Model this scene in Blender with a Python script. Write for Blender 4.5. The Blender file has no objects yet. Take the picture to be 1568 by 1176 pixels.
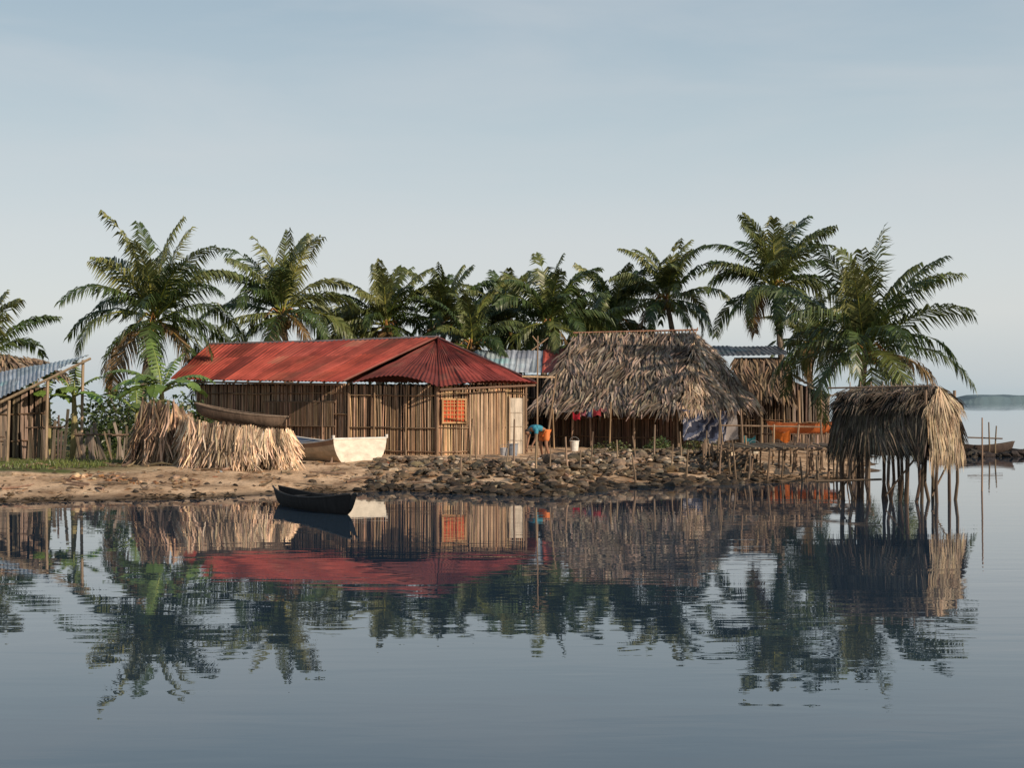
import bpy, math, random, bmesh
from mathutils import Vector, Matrix, noise
V=Vector
R=random.Random(11)
sc=bpy.context.scene
U=R.uniform

# ---------------------------------------------------------------- builder
class MB:
    def __init__(s): s.v=[];s.f=[];s.c=[];s.m=[]
    def face(s,pts,col,m=0):
        n=len(s.v); s.v+= [tuple(p) for p in pts]; s.f.append(tuple(range(n,n+len(pts)))); s.c.append(col); s.m.append(m)
    def grid(s,rows,colf,m=0,closed=False):
        n=len(s.v); nu=len(rows[0])
        for r in rows: s.v+=[tuple(p) for p in r]
        for j in range(len(rows)-1):
            for i in range(nu if closed else nu-1):
                a=n+j*nu+i; b=n+j*nu+(i+1)%nu
                s.f.append((a,b,b+nu,a+nu)); s.c.append(colf(i,j) if callable(colf) else colf); s.m.append(m)
    def tube(s,pts,rad,col,sides=6,m=0,cap=True):
        pts=[V(p) for p in pts]; rows=[]
        for i,p in enumerate(pts):
            d=(pts[min(i+1,len(pts)-1)]-pts[max(i-1,0)]).normalized()
            a=d.cross(V((0,0,1)) if abs(d.z)<.9 else V((1,0,0))).normalized(); b=d.cross(a)
            r=rad[i] if isinstance(rad,(list,tuple)) else rad
            rows.append([p+a*r*math.cos(k*2*math.pi/sides)+b*r*math.sin(k*2*math.pi/sides) for k in range(sides)])
        s.grid(rows,col,m,True)
        if cap:
            s.face(rows[0],col,m); s.face(rows[-1],col,m)
    def box(s,c,sz,col,rot=0,m=0,mat=None):
        c=V(c); M=mat if mat else Matrix.Rotation(rot,3,'Z')
        P=[c+M@V((x*sz[0]/2,y*sz[1]/2,z*sz[2]/2)) for x in(-1,1) for y in(-1,1) for z in(-1,1)]
        for q in((0,1,3,2),(4,6,7,5),(0,4,5,1),(2,3,7,6),(0,2,6,4),(1,5,7,3)): s.face([P[k] for k in q],col,m)
    def strip(s,pts,ws,side,col,m=0):
        side=V(side)
        for i in range(len(pts)-1):
            a,b=V(pts[i]),V(pts[i+1]); w0,w1=side*ws[i]/2,side*ws[i+1]/2
            if ws[i+1]<1e-4: s.face([a-w0,a+w0,b],col,m)
            else: s.face([a-w0,a+w0,b+w1,b-w1],col,m)
    def build(s,name,mats,parent=None,smooth=False):
        me=bpy.data.meshes.new(name); me.from_pydata(s.v,[],s.f)
        for mt in mats: me.materials.append(mt)
        at=me.color_attributes.new('Col','FLOAT_COLOR','CORNER')
        buf=[]
        for f,c in zip(s.f,s.c): buf+=[c[0],c[1],c[2],1.0]*len(f)
        at.data.foreach_set('color',buf)
        me.polygons.foreach_set('material_index',s.m)
        if smooth: me.polygons.foreach_set('use_smooth',[True]*len(s.f))
        me.update()
        o=bpy.data.objects.new(name,me); sc.collection.objects.link(o)
        if parent: o.parent=parent
        return o
def group(name,loc=(0,0,0)):
    e=bpy.data.objects.new(name,None); e.empty_display_size=.5; sc.collection.objects.link(e); return e
def cj(c,a=.2,rng=R):
    k=1+rng.uniform(-a,a); return (c[0]*k*(1+rng.uniform(-a,a)*.25),c[1]*k,c[2]*k*(1+rng.uniform(-a,a)*.25))
def lerp(a,b,t): return a+(b-a)*t

# ---------------------------------------------------------------- materials
def mat(name,rough=.85,scale=6,stretch=(1,1,1),amt=.35,bump=.02,transl=0,metal=0,spec=.3):
    m=bpy.data.materials.new(name); m.use_nodes=True; nt=m.node_tree; N=nt.nodes; L=nt.links
    b=N['Principled BSDF']; b.inputs['Roughness'].default_value=rough; b.inputs['Metallic'].default_value=metal
    b.inputs['Specular IOR Level'].default_value=spec
    at=N.new('ShaderNodeAttribute'); at.attribute_name='Col'
    tc=N.new('ShaderNodeTexCoord'); mp=N.new('ShaderNodeMapping'); mp.inputs['Scale'].default_value=stretch
    nz=N.new('ShaderNodeTexNoise'); nz.inputs['Scale'].default_value=scale; nz.inputs['Detail'].default_value=5; nz.inputs['Roughness'].default_value=.65
    L.new(tc.outputs['Object'],mp.inputs[0]); L.new(mp.outputs[0],nz.inputs['Vector'])
    mr=N.new('ShaderNodeMapRange'); mr.inputs[1].default_value=.3; mr.inputs[2].default_value=.7; mr.inputs[3].default_value=1-amt; mr.inputs[4].default_value=1+amt
    L.new(nz.outputs[0],mr.inputs[0])
    vm=N.new('ShaderNodeVectorMath'); vm.operation='SCALE'; L.new(at.outputs['Color'],vm.inputs[0]); L.new(mr.outputs[0],vm.inputs['Scale'])
    L.new(vm.outputs[0],b.inputs['Base Color'])
    if bump:
        bp=N.new('ShaderNodeBump'); bp.inputs['Distance'].default_value=bump; L.new(nz.outputs[0],bp.inputs['Height']); L.new(bp.outputs[0],b.inputs['Normal'])
    if transl:
        t=N.new('ShaderNodeBsdfTranslucent'); L.new(vm.outputs[0],t.inputs[0]); mx=N.new('ShaderNodeMixShader'); mx.inputs[0].default_value=transl
        L.new(b.outputs[0],mx.inputs[1]); L.new(t.outputs[0],mx.inputs[2]); L.new(mx.outputs[0],N['Material Output'].inputs[0])
    return m
M_leaf=mat('palm_leaf',.42,2,amt=.25,bump=0,transl=.2,spec=.5)
M_wood=mat('weathered_wood',.85,9,(1,1,.15),.4,.01)
M_thatch=mat('dry_thatch',.9,5,amt=.3,bump=0,transl=.1,spec=.15)
M_metal_red=mat('painted_red_roofing',.65,1.1,(1,1,1),amt=.45,bump=.0,spec=.2)
M_metal_grey=mat('galvanised_roofing',.45,1.5,amt=.3,bump=.0,spec=.5)
M_stone=mat('stone',.85,5,amt=.45,bump=.03)
M_paint=mat('boat_paint',.5,4,(1,1,2),.25,.004,spec=.4)
M_cloth=mat('cloth',.9,8,amt=.1,bump=.005,spec=.1)

# ---------------------------------------------------------------- terrain
SH=[(-60,30),(-30,29.5),(-14,30.0),(-11,30.4),(-7,31.6),(-5.3,33.2),(-2.9,34.6),(-1.3,33.6),(.98,32.6),(1.7,33.8),(2.4,35.3),(4,36.6),(6,37.7),(9.3,39.3),(12,41),(30,50)]
def shore(x):
    for (a,b),(c,d) in zip(SH,SH[1:]):
        if a<=x<=c: return b+(d-b)*(x-a)/(c-a)
    return SH[0][1]
def right_edge(y):
    return 9.6+ (y-39)*.3 if y<53 else 13.8+(y-53)*.12
def sstep(t): t=max(0,min(1,t)); return t*t*(3-2*t)
def inland(x,y):
    n=noise.noise(V((x*.35,y*.35,3.1)))*.7+noise.noise(V((x*1.3,y*1.3,1.1)))*.22
    return min(y-shore(x),(right_edge(y)-x)*1.0)+n
def H(x,y):
    d=inland(x,y)
    if d<0: return max(-.7,d*.16)
    z=.05*min(d,1)+.41*sstep(d/5.5)
    z+=.06*noise.noise(V((x*.9,y*.9,0)))*min(d,1)+.018*noise.noise(V((x*3.5,y*3.5,7)))*min(d,1)
    return z
mb=MB(); 
xs=[-60+i*1.0 for i in range(40)]+[-20+i*.2 for i in range(int(37/.2))]
ys=[28+i*.18 for i in range(122)]+[50+i*1.2 for i in range(34)]
rows=[[ (x,y,H(x,y)) for x in xs] for y in ys]
mb.grid(rows,(.5,.5,.5))
m=bpy.data.materials.new('sandy_ground'); m.use_nodes=True; nt=m.node_tree; N=nt.nodes; L=nt.links; b=N['Principled BSDF']; b.inputs['Roughness'].default_value=.9; b.inputs['Specular IOR Level'].default_value=.2
tc=N.new('ShaderNodeTexCoord'); sx=N.new('ShaderNodeSeparateXYZ'); L.new(tc.outputs['Object'],sx.inputs[0])
n1=N.new('ShaderNodeTexNoise'); n1.inputs['Scale'].default_value=.9; n1.inputs['Detail'].default_value=6; L.new(tc.outputs['Object'],n1.inputs['Vector'])
n2=N.new('ShaderNodeTexNoise'); n2.inputs['Scale'].default_value=7; n2.inputs['Detail'].default_value=6; n2.inputs['Roughness'].default_value=.7; L.new(tc.outputs['Object'],n2.inputs['Vector'])
cr=N.new('ShaderNodeValToRGB'); e=cr.color_ramp.elements; e[0].position=.38;e[0].color=(.29,.185,.11,1); e[1].position=.6; e[1].color=(.66,.46,.295,1); L.new(n1.outputs[0],cr.inputs[0])
cr2=N.new('ShaderNodeValToRGB'); e=cr2.color_ramp.elements; e[0].position=.3;e[0].color=(.45,.41,.37,1); e[1].position=.52; e[1].color=(1,1,1,1); L.new(n2.outputs[0],cr2.inputs[0])
mu=N.new('ShaderNodeMix'); mu.data_type='RGBA'; mu.blend_type='MULTIPLY'; mu.inputs[0].default_value=.85; L.new(cr.outputs[0],mu.inputs[6]); L.new(cr2.outputs[0],mu.inputs[7])
wr=N.new('ShaderNodeMapRange'); wr.inputs[1].default_value=.01; wr.inputs[2].default_value=.1; wr.inputs[3].default_value=.22; wr.inputs[4].default_value=1; L.new(sx.outputs[2],wr.inputs[0])
sv=N.new('ShaderNodeVectorMath'); sv.operation='SCALE'; L.new(mu.outputs[2],sv.inputs[0]); L.new(wr.outputs[0],sv.inputs['Scale'])
gr=N.new('ShaderNodeMapRange'); gr.inputs[1].default_value=.40; gr.inputs[2].default_value=.47; 
ad=N.new('ShaderNodeMath'); ad.operation='MULTIPLY_ADD'; ad.inputs[1].default_value=.18; L.new(n1.outputs[0],ad.inputs[0]); 
sb=N.new('ShaderNodeMath'); sb.operation='SUBTRACT'; sb.inputs[1].default_value=.09; L.new(ad.outputs[0],sb.inputs[0]); L.new(sx.outputs[2],ad.inputs[2]); L.new(sb.outputs[0],gr.inputs[0])
xr=N.new('ShaderNodeMapRange'); xr.inputs[1].default_value=-8.5; xr.inputs[2].default_value=-11; L.new(sx.outputs[0],xr.inputs[0])
gm=N.new('ShaderNodeMath'); gm.operation='MULTIPLY'; L.new(gr.outputs[0],gm.inputs[0]); L.new(xr.outputs[0],gm.inputs[1])
gx=N.new('ShaderNodeMix'); gx.data_type='RGBA'; L.new(gm.outputs[0],gx.inputs[0]); L.new(sv.outputs[0],gx.inputs[6]); gx.inputs[7].default_value=(.09,.105,.03,1)
L.new(gx.outputs[2],b.inputs['Base Color'])
bp=N.new('ShaderNodeBump'); bp.inputs['Distance'].default_value=.035; L.new(n2.outputs[0],bp.inputs['Height']); L.new(bp.outputs[0],b.inputs['Normal'])
mb.build('island_ground',[m],smooth=True)

# ---------------------------------------------------------------- water
mb=MB(); S=9000; mb.face([(-S,-S,0),(S,-S,0),(S,S,0),(-S,S,0)],(0,0,0))
m=bpy.data.materials.new('sea_water'); m.use_nodes=True; nt=m.node_tree; N=nt.nodes; L=nt.links; b=N['Principled BSDF']
b.inputs['Base Color'].default_value=(.024,.044,.07,1); b.inputs['Roughness'].default_value=.006; b.inputs['IOR'].default_value=1.6
tc=N.new('ShaderNodeTexCoord')
def wn(scale,st,det,dist):
    mp=N.new('ShaderNodeMapping'); mp.inputs['Scale'].default_value=st; mp.inputs['Rotation'].default_value=(0,0,U(-.12,.12)); nz=N.new('ShaderNodeTexNoise'); nz.inputs['Scale'].default_value=scale; nz.inputs['Detail'].default_value=det
    nz.inputs['Distortion'].default_value=dist
    L.new(tc.outputs['Object'],mp.inputs[0]); L.new(mp.outputs[0],nz.inputs['Vector']); return nz
a1=wn(.9,(.4,1.3,1),2,.6); a2=wn(3.6,(.35,1.3,1),2,.4); a3=wn(.07,(.6,1.4,1),2,0)
mr=N.new('ShaderNodeMapRange'); mr.inputs[1].default_value=.38; mr.inputs[2].default_value=.65; mr.inputs[3].default_value=.35; mr.inputs[4].default_value=1.2; L.new(a3.outputs[0],mr.inputs[0])
q=N.new('ShaderNodeMath'); q.operation='MULTIPLY_ADD'; q.inputs[1].default_value=.22; L.new(a2.outputs[0],q.inputs[0]); L.new(a1.outputs[0],q.inputs[2])
q2=N.new('ShaderNodeMath'); q2.operation='MULTIPLY'; L.new(q.outputs[0],q2.inputs[0]); L.new(mr.outputs[0],q2.inputs[1])
bp=N.new('ShaderNodeBump'); bp.inputs['Distance'].default_value=.0046; L.new(q2.outputs[0],bp.inputs['Height']); L.new(bp.outputs[0],b.inputs['Normal'])
mb.build('sea_water',[m])

# ---------------------------------------------------------------- palms
GREEN=(.05,.078,.022); YG=(.18,.19,.065)  # YG: yellower upper fronds, with sunlit highlights painted into the colour
def frond(mb,base,az,el,L,droop,rng,col,leaf=.95,n=54,w=.072):
    h=V((math.cos(az),math.sin(az),0)); side=V((-math.sin(az),math.cos(az),0)); tw=rng.uniform(-.9,.9)
    seg=10; P=[V(base)]; T=[]; bend=rng.uniform(-.3,.3); pw=rng.uniform(1.4,2.1)
    for i in range(seg):
        t=(i+.5)/seg; e=el-droop*t**pw; d=h*math.cos(e)+V((0,0,1))*math.sin(e)+side*bend*t; d.normalize(); T.append(d); P.append(P[-1]+d*L/seg)
    T.append(T[-1])
    mb.tube(P[::2],[.04,.03,.022,.015,.009,.004],(col[0]*1.6+.05,col[1]*1.5+.04,col[2]),3,cap=False)
    gap=rng.uniform(.2,1.6); gl=rng.uniform(.02,.05); sh=rng.uniform(.2,1.3)
    for i in range(n):
        t=.1+.9*(i+.5)/n; k=t*seg; j=min(int(k),seg-1); p=P[j].lerp(P[j+1],k-j); tg=T[j].lerp(T[j+1],k-j).normalized()
        a_=tw*(.3+.7*t); sd=(side*math.cos(a_)+tg.cross(side)*math.sin(a_)).normalized(); up=sd.cross(tg)
        if up.z<0: up=-up
        prof=math.sin(math.pi*(.17+.72*t))**.55*(1-.4*t*t)
        if abs(t-gap)<gl: continue
        for s in(-1,1):
            ll=leaf*prof*rng.uniform(.75,1.1); fan=rng.uniform(.65,.95)+.4*t
            d=(sd*s+tg*fan+up*rng.uniform(-.1,.25)+V((0,0,-.15))).normalized()
            d2=(d+V((0,0,-1))*(sh+rng.uniform(.2,.8))).normalized()
            b1=p+d*ll*.5; c1=b1+d2*ll*.55
            ww=(tg+V((0,0,rng.uniform(-.6,.6)))+sd*rng.uniform(-.3,.3)).normalized()
            mb.strip([p,b1,c1],[w*.8,w,0],ww,cj(col,.4,rng))
def palm(x,y,zc,L,seed,lean=(0,0),nf=25,r=.15,low=-.5,droopk=1.0):
    rng=random.Random(seed*7+3); g=group('coconut_palm'); 
    zb=max(H(x,y),0)-.1; c=V((x,y,zc)); b0=V((x-lean[0],y-lean[1],zb)); t=MB()
    pts=[];rad=[]
    K=26
    for i in range(K+1):
        s=i/K; p=b0.lerp(c,s); p+=V((lean[0],lean[1],0))*(-.35*math.sin(math.pi*s)); pts.append(p); rad.append(r*(1.45-.75*s**.5)*(1+.07*(i%2)) if s<.96 else r*.95)
    t.grid([[p+V((math.cos(a*math.pi/4)*q,math.sin(a*math.pi/4)*q,0)) for a in range(8)] for p,q in zip(pts,rad)],lambda i,j:cj((.2,.16,.12) if j%2 else (.13,.1,.075),.15,rng),closed=True)
    t.build('trunk',[M_wood],g)
    f=MB()
    for i in range(nf):
        u=(i+.5)/nf; az=i*2.39996+rng.uniform(-.35,.35)
        el=lerp(1.55,low,u**1.2)+rng.uniform(-.14,.14)
        dr=lerp(.7,1.75,min(1,u*1.5))*droopk*rng.uniform(.75,1.25)
        ln=L*rng.uniform(.85,1.08)*(.9 if u<.1 else 1)*(.85 if u>.85 else 1)
        k=rng.random()
        col=YG if u<.3 and k<.4 else GREEN if k<.65 else (.10,.12,.035)
        if u>.88 and k<.5: col=(.17,.11,.05)
        frond(f,c+V((math.cos(az)*.1,math.sin(az)*.1,rng.uniform(-.1,.15)+.1*(1-u))),az,el,ln,dr,rng,col,leaf=L*.28)
    f.build('crown_fronds',[M_leaf],g)
    n=MB()
    for i in range(11):
        az=rng.uniform(0,6.28); p=c+V((math.cos(az)*.3,math.sin(az)*.3,rng.uniform(-.5,-.12))); q=.125
        col=rng.choice([(.32,.14,.03),(.26,.18,.05),(.1,.11,.03)])
        n.tube([p+V((0,0,-q*1.1)),p+V((0,0,-q*.7)),p,p+V((0,0,q*.7)),p+V((0,0,q*1.1))],[.02,q*.8,q,q*.75,.02],col,7)
    for i in range(8):
        az=rng.uniform(0,6.28); h=V((math.cos(az),math.sin(az),0)); n.tube([c,c+h*.4+V((0,0,.25)),c+h*.8+V((0,0,-.15))],[.03,.03,.01],(.36,.18,.06),4)
    n.build('coconuts',[M_wood],g,True)
PL=[(-13.3,53,5.2,4.1,1,(.5,0),30,-.75),(-9.4,58,5.7,3.8,2,(-.4,0),29,-.65),(-5.4,60.5,5.35,3.1,3,(.3,0),26,-.6),(-2.9,61,5.6,2.9,4,(.2,0),26,-.6),
(-.35,62,5.5,2.95,5,(0,0),25,-.6),(1.55,59,5.3,3.2,6,(.3,0),27,-.6),(4.75,66,5.8,3.0,7,(0,0),25,-.5),(6.95,64,6.75,3.1,8,(-.6,0),24,-.4),
(11.05,60,7.0,3.7,9,(-.4,0),29,-.55),(12.45,50,3.95,4.4,10,(.3,.2),30,-.5),(-18.7,50,3.6,3.2,12,(0,0),20,-.45),
(-1.6,57.5,4.4,2.5,13,(0,0),16,-.4),(3.2,61,4.6,2.7,14,(0,0),16,-.4),(-7.3,64,4.8,2.6,15,(0,0),16,-.4),(13.2,63,4.6,2.6,16,(0,0),16,-.4)]
for x,y,z,Lx,sd,ln,nf,lo in PL: palm(x,y,z,Lx,sd,ln,nf,low=lo)

# shrubs
def shrub(x,y,w,d,h,n,col,name='shrub',size=.14):
    s=MB(); g=H(x,y)
    for i in range(n):
        a=U(0,6.28); rr=math.sqrt(R.random()); p=V((x+math.cos(a)*rr*w/2,y+math.sin(a)*rr*d/2,g+h*R.random()*(1-.6*rr*rr)))
        k=.5+.5*noise.noise(p*1.8)+.3
        if k<.55: continue
        dd=V((U(-1,1),U(-1,1),U(-.4,1))).normalized(); sd=dd.cross(V((U(-1,1),U(-1,1),U(-1,1)))).normalized(); q=size*U(.6,1.4)
        s.strip([p,p+dd*q*.5,p+dd*q+V((0,0,-q*.2))],[q*.15,q*.5,0],sd,cj(col,.45))
    for i in range(7): s.tube([(x+U(-.1,.1)*w,y,g),(x+U(-.35,.35)*w,y+U(-.3,.3)*d,g+h*.8)],[.02,.008],(.1,.07,.04),4)
    s.build(name,[M_leaf])
shrub(-15.4,44.5,2.6,1.5,2.3,2200,(.07,.1,.03)); shrub(-12.2,46,3.2,1.5,2.3,2600,(.055,.085,.025)); shrub(-13.7,50,4,2,2.4,1800,(.05,.075,.02),size=.2)
shrub(-10.6,46,2.4,1.5,2.0,1600,(.055,.085,.025),size=.17)
shrub(4.75,46.2,.9,.7,.6,500,(.07,.1,.03),size=.1); shrub(3.2,44.6,1.6,.7,.45,500,(.08,.095,.03),size=.09); shrub(6.3,47.2,1.6,.7,.5,500,(.08,.095,.03),size=.09)
shrub(-3,63,14,3,2.9,4500,(.045,.065,.02),size=.3); shrub(9,63,8,3,3.0,2500,(.045,.065,.02),size=.3)

# banana plants
def banana(x,y,h,specs,seed,k_=1.25,wk=1.35):
    rng=random.Random(seed); g=group('banana_plant'); z=H(x,y); s=MB()
    s.tube([(x,y,z-.05),(x+.03,y,z+h*.5),(x,y,z+h)],[.12,.1,.06],(.28,.24,.11),8); s.build('pseudostem',[M_wood],g)
    f=MB()
    for az,el,ln,dr,wd in specs:
        ln*=k_; wd*=wk
        hh=V((math.cos(az),math.sin(az),0)); side=V((-math.sin(az),math.cos(az),0)); P=[V((x,y,z+h-.05))]; k=14
        for i in range(k):
            t=(i+.5)/k; e=el-dr*t**1.3; P.append(P[-1]+(hh*math.cos(e)+V((0,0,1))*math.sin(e))*ln/k)
        f.tube([P[0],P[5],P[10],P[14]],[.035,.025,.015,.006],(.25,.3,.08),4,cap=False)
        col=cj((.12,.19,.04),.3,rng)
        for sgn in(-1,1):
            for i in range(2,k):
                t0=(i-2)/(k-2); t1=(i-1)/(k-2)
                w0=wd*math.sin(math.pi*min(1,t0*.93+.04))**.6; w1=wd*math.sin(math.pi*min(1,t1*.93+.04))**.6
                if rng.random()<.3: w1*=.75
                e0=P[i]+side*sgn*w0*.5+V((0,0,.05-.22*w0)); e1=P[i+1]+side*sgn*w1*.5+V((0,0,.05-.22*w1-rng.uniform(0,.1)))
                f.face([P[i],P[i+1]-(P[i+1]-P[i])*rng.uniform(.04,.2),e1,e0],cj(col,.18,rng))
    f.build('leaves',[M_leaf],g)
banana(-10.0,40.6,2.0,[(2.3,1.35,1.4,.5,.4),(1.0,1.3,1.2,.9,.36),(3.3,.95,1.5,1.5,.42),(0.1,.9,1.4,1.7,.4),(-.6,.75,1.4,1.7,.4),(-2.4,.75,1.4,1.7,.4),(4.4,.9,1.3,1.6,.4),(.7,.6,1.3,1.6,.36),(-1.5,.6,1.2,1.6,.4),(2.8,.5,1.3,1.5,.35),(3.8,.5,1.3,1.6,.35)],3)
banana(-13.0,42.2,1.9,[(3.0,1.2,1.1,1.2,.35),(.4,1.1,1.0,1.3,.34),(-1.5,.8,1.0,1.6,.36),(1.7,1.4,1.0,.6,.32),(2.2,.7,1.2,1.6,.35),(-.6,.5,1.1,1.5,.33)],4)
banana(-14.0,42.9,1.8,[(3.0,1.0,1.1,1.2,.36),(.2,.9,1.1,1.5,.36),(-1.5,.8,1.0,1.6,.36),(1.7,1.4,.9,.6,.32),(-.7,.6,1.1,1.5,.34)],5)
banana(-11.4,43.2,1.4,[(3.4,1.0,1.1,1.3,.36),(.5,.9,1.1,1.5,.36),(-1.2,.8,1.0,1.6,.36),(1.9,1.4,.9,.6,.32)],6)

# ---------------------------------------------------------------- roofs & walls
def corr(mb,E0,E1,T0,T1,period=.16,amp=.018,col=(.3,.04,.03),nv=5,sheet=5,var=.18,sag=0):
    E0,E1,T0,T1=map(V,(E0,E1,T0,T1)); n=int((E1-E0).length/period); nrm=(E1-E0).cross(T0-E0 if (T0-E0).length>.1 else T1-E0).normalized()
    if nrm.z<0: nrm=-nrm
    lift=[[U(-.02,.03) for _ in range(n//sheet+2)] for _ in range(nv+1)]
    rows=[]
    for j in range(nv+1):
        v=j/nv; r=[]
        for i in range(n*4+1):
            u=i/(n*4); p=E0.lerp(E1,u).lerp(T0.lerp(T1,u),v)
            if j==0: p+=(E0-T0).normalized()*lift[0][i//(4*sheet)]*1.8
            r.append(p+nrm*(amp*math.sin(i*math.pi/2+.8)+lift[j][i//(4*sheet)]+U(-.004,.004))+V((0,0,-sag*math.sin(math.pi*u)*(1-v))))
        rows.append(r)
    cc={}
    def cf(i,j):
        k=(i//(4*sheet),j//3)
        if k not in cc: cc[k]=cj(col,var)
        c=cc[k]
        s_=.6 if i%(4*sheet)==0 else 1+.35*noise.noise(V((i*.13,j*.35,col[0]*9)))
        ru=max(0,noise.noise(V((i*.05,j*.5,3.3)))-.15)*1.2
        return (c[0]*s_*(1-ru*.3),c[1]*s_*(1+ru*1.2),c[2]*s_*(1+ru))
    mb.grid(rows,cf)
BAM=(.33,.21,.13)
def stickwall(mb,p0,p1,z0,h0,h1,sp=.046,r=.0225,col=BAM,var=.5,rails=(.35,1.1,1.9),hgap=0):
    p0,p1=V((p0[0],p0[1],0)),V((p1[0],p1[1],0)); L=(p1-p0).length; d=(p1-p0)/L; nn=V((d.y,-d.x,0))
    if nn.y>0: nn=-nn
    n=int(L/sp)
    for i in range(n):
        if R.random()<hgap: continue
        u=(i+U(.15,.85))/n; p=p0+d*L*u+nn*U(-.012,.012); h=lerp(h0,h1,u)*U(.97,1.01); rr=r*U(.7,1.25)
        c=cj(col,var); k=R.random(); kk=1+.4*noise.noise(p*1.7)
        if k<.14: kk*=.45
        elif k>.92: kk*=1.3
        c=(c[0]*kk,c[1]*kk,c[2]*kk)
        mid=p+d*U(-.025,.025)+V((0,0,z0+h*.5)); mb.tube([p+V((0,0,z0)),mid,p+d*U(-.04,.04)+V((0,0,z0+h))],rr,c,5,cap=False)
    for z in rails:
        k=4
        for i in range(k):
            a=p0+d*L*(i/k)+nn*.06+V((0,0,z0+z+U(-.03,.03))); b=p0+d*L*((i+1)/k)+nn*.06+V((0,0,z0+z+U(-.03,.03))); mb.tube([a-d*.04,b+d*.04],U(.015,.025),cj((.2,.13,.08),.3),5)
    q=-nn*.07
    mb.face([p0+q+V((0,0,z0)),p1+q+V((0,0,z0)),p1+q+V((0,0,z0+h1)),p0+q+V((0,0,z0+h0))],(.03,.02,.014))  # near-black sheet paints the interior darkness between the sticks
def thatch(mb,E0,E1,T0,T1,rows=16,dens=15,ln=.75,w=.075,col=(.24,.185,.135),var=.4,lift=.06,shag=.25,edge=True):
    E0,E1,T0,T1=map(V,(E0,E1,T0,T1)); nrm=(E1-E0).cross(T1-E0 if (T0-E0).length<.1 else T0-E0).normalized()
    if nrm.z<0: nrm=-nrm
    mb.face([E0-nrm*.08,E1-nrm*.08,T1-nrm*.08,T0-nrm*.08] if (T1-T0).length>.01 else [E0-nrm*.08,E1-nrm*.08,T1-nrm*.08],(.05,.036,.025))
    for j in range(rows):
        v=j/rows; Lr=(E1.lerp(T1,v)-E0.lerp(T0,v)).length; n=max(3,int(Lr*dens))
        for i in range(n):
            u=(i+U(0,1))/n; vv=max(0,v+U(-.4,.6)/rows); a=E0.lerp(E1,u); b=T0.lerp(T1,u); p=a.lerp(b,vv)
            dn=(a-b).normalized(); al=(E1-E0).normalized(); nz=noise.noise(p*1.3+V((5,1,2))); nz2=noise.noise(p*3.1)
            d=(dn+al*(nz*1.1+U(-shag,shag))+nrm*U(-.02,.12)).normalized(); l=ln*U(.5,1.2)
            q=p+nrm*(lift*U(.2,1.3)); m1=q+d*l*.55; e=m1+(d+V((0,0,-1))*(U(.1,.5) if j>0 else U(.3,1.0))).normalized()*l*.45
            k=1+nz*.6+nz2*.6; c=cj(col,var); 
            if R.random()<.12: k*=.45
            c=(c[0]*k,c[1]*k,c[2]*k)
            mb.strip([q,m1,e],[w*U(.6,1.2),w*U(.8,1.3),w*.2],(al+nrm*U(-.8,.8)+dn*-nz*.5).normalized(),c)

G=.42
# --- red-roofed bamboo house
g=group('red_roofed_bamboo_house')
A=(-11.0,49.8);A2=(-5.3,46.2);B=(-2.36,45.0);C=(.45,46.5);Dk=(.5,51.2);F=(-9.0,55.0)
w=MB()
stickwall(w,A,A2,G-.1,2.45,2.42,col=(.31,.2,.13),rails=(.3,1.45,2.1))  # wall colours step lighter towards the sun side, shading painted in
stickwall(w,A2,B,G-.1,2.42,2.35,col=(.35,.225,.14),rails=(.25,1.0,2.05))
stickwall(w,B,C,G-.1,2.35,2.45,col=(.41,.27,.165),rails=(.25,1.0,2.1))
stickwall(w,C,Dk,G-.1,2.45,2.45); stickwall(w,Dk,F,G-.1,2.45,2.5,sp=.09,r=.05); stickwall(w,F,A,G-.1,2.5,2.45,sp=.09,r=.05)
for P in(A,A2,B,C,Dk,F): w.tube([(P[0],P[1]-.06,G-.2),(P[0],P[1]-.06,G+2.3)],.045,(.2,.13,.085),7)
for t in(.2,.35,.62,.85): 
    p=V(A).lerp(V(A2),t); w.tube([(p.x-.08,p.y-.12,G-.1),(p.x-.04,p.y-.12,G+2.3)],.026,cj((.22,.145,.095),.3),6)
for t in(.3,.66): 
    p=V(A2).lerp(V(B),t); w.tube([(p.x-.04,p.y-.1,G-.1),(p.x-.0,p.y-.1,G+2.3)],.026,(.25,.165,.1),6)
w.build('bamboo_walls',[M_wood],g)
s=MB()
d=(V(A2)-V(A)).normalized(); d3=V((d.x,d.y,0)); nn=V((d.y,-d.x,0)); nn=nn if nn.y<0 else -nn
c0=V((A[0],A[1],0)).lerp(V((A2[0],A2[1],0)),.5)+nn*.12
for z in(1.35,2.15): s.tube([c0-d3*.2+V((0,0,z)),c0+d3*2.9+V((0,0,z))],.028,(.15,.1,.065),5)
for i in range(52):
    p=c0+d3*(-.15+i*.058); s.tube([p+V((0,0,1.36)),p+V((0,0,2.14))],.02,cj((.2,.13,.085),.5),5)
s.build('bamboo_shutter',[M_wood],g)
s=MB()
d=(V(C)-V(B)).normalized(); d3=V((d.x,d.y,0)); nn=V((d.y,-d.x,0)); rot=math.atan2(d.y,d.x)
c0=V((B[0],B[1],0))+nn*.085
def wp(u,z,o=0): return c0+d3*u+nn*o+V((0,0,z))
s.box(wp(.53,1.86),(.78,.03,.70),(.42,.07,.025),rot)
for u in (.13,.93): s.box(wp(u,1.86,.03),(.05,.05,.8),(.4,.24,.12),rot)
for z in(1.49,2.23): s.box(wp(.53,z,.034),(.86,.05,.05),(.4,.24,.12),rot)
for u in(.28,.4,.53,.66,.79): s.box(wp(u,1.86,.028),(.022,.02,.7),(.45,.25,.11),rot)
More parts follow.
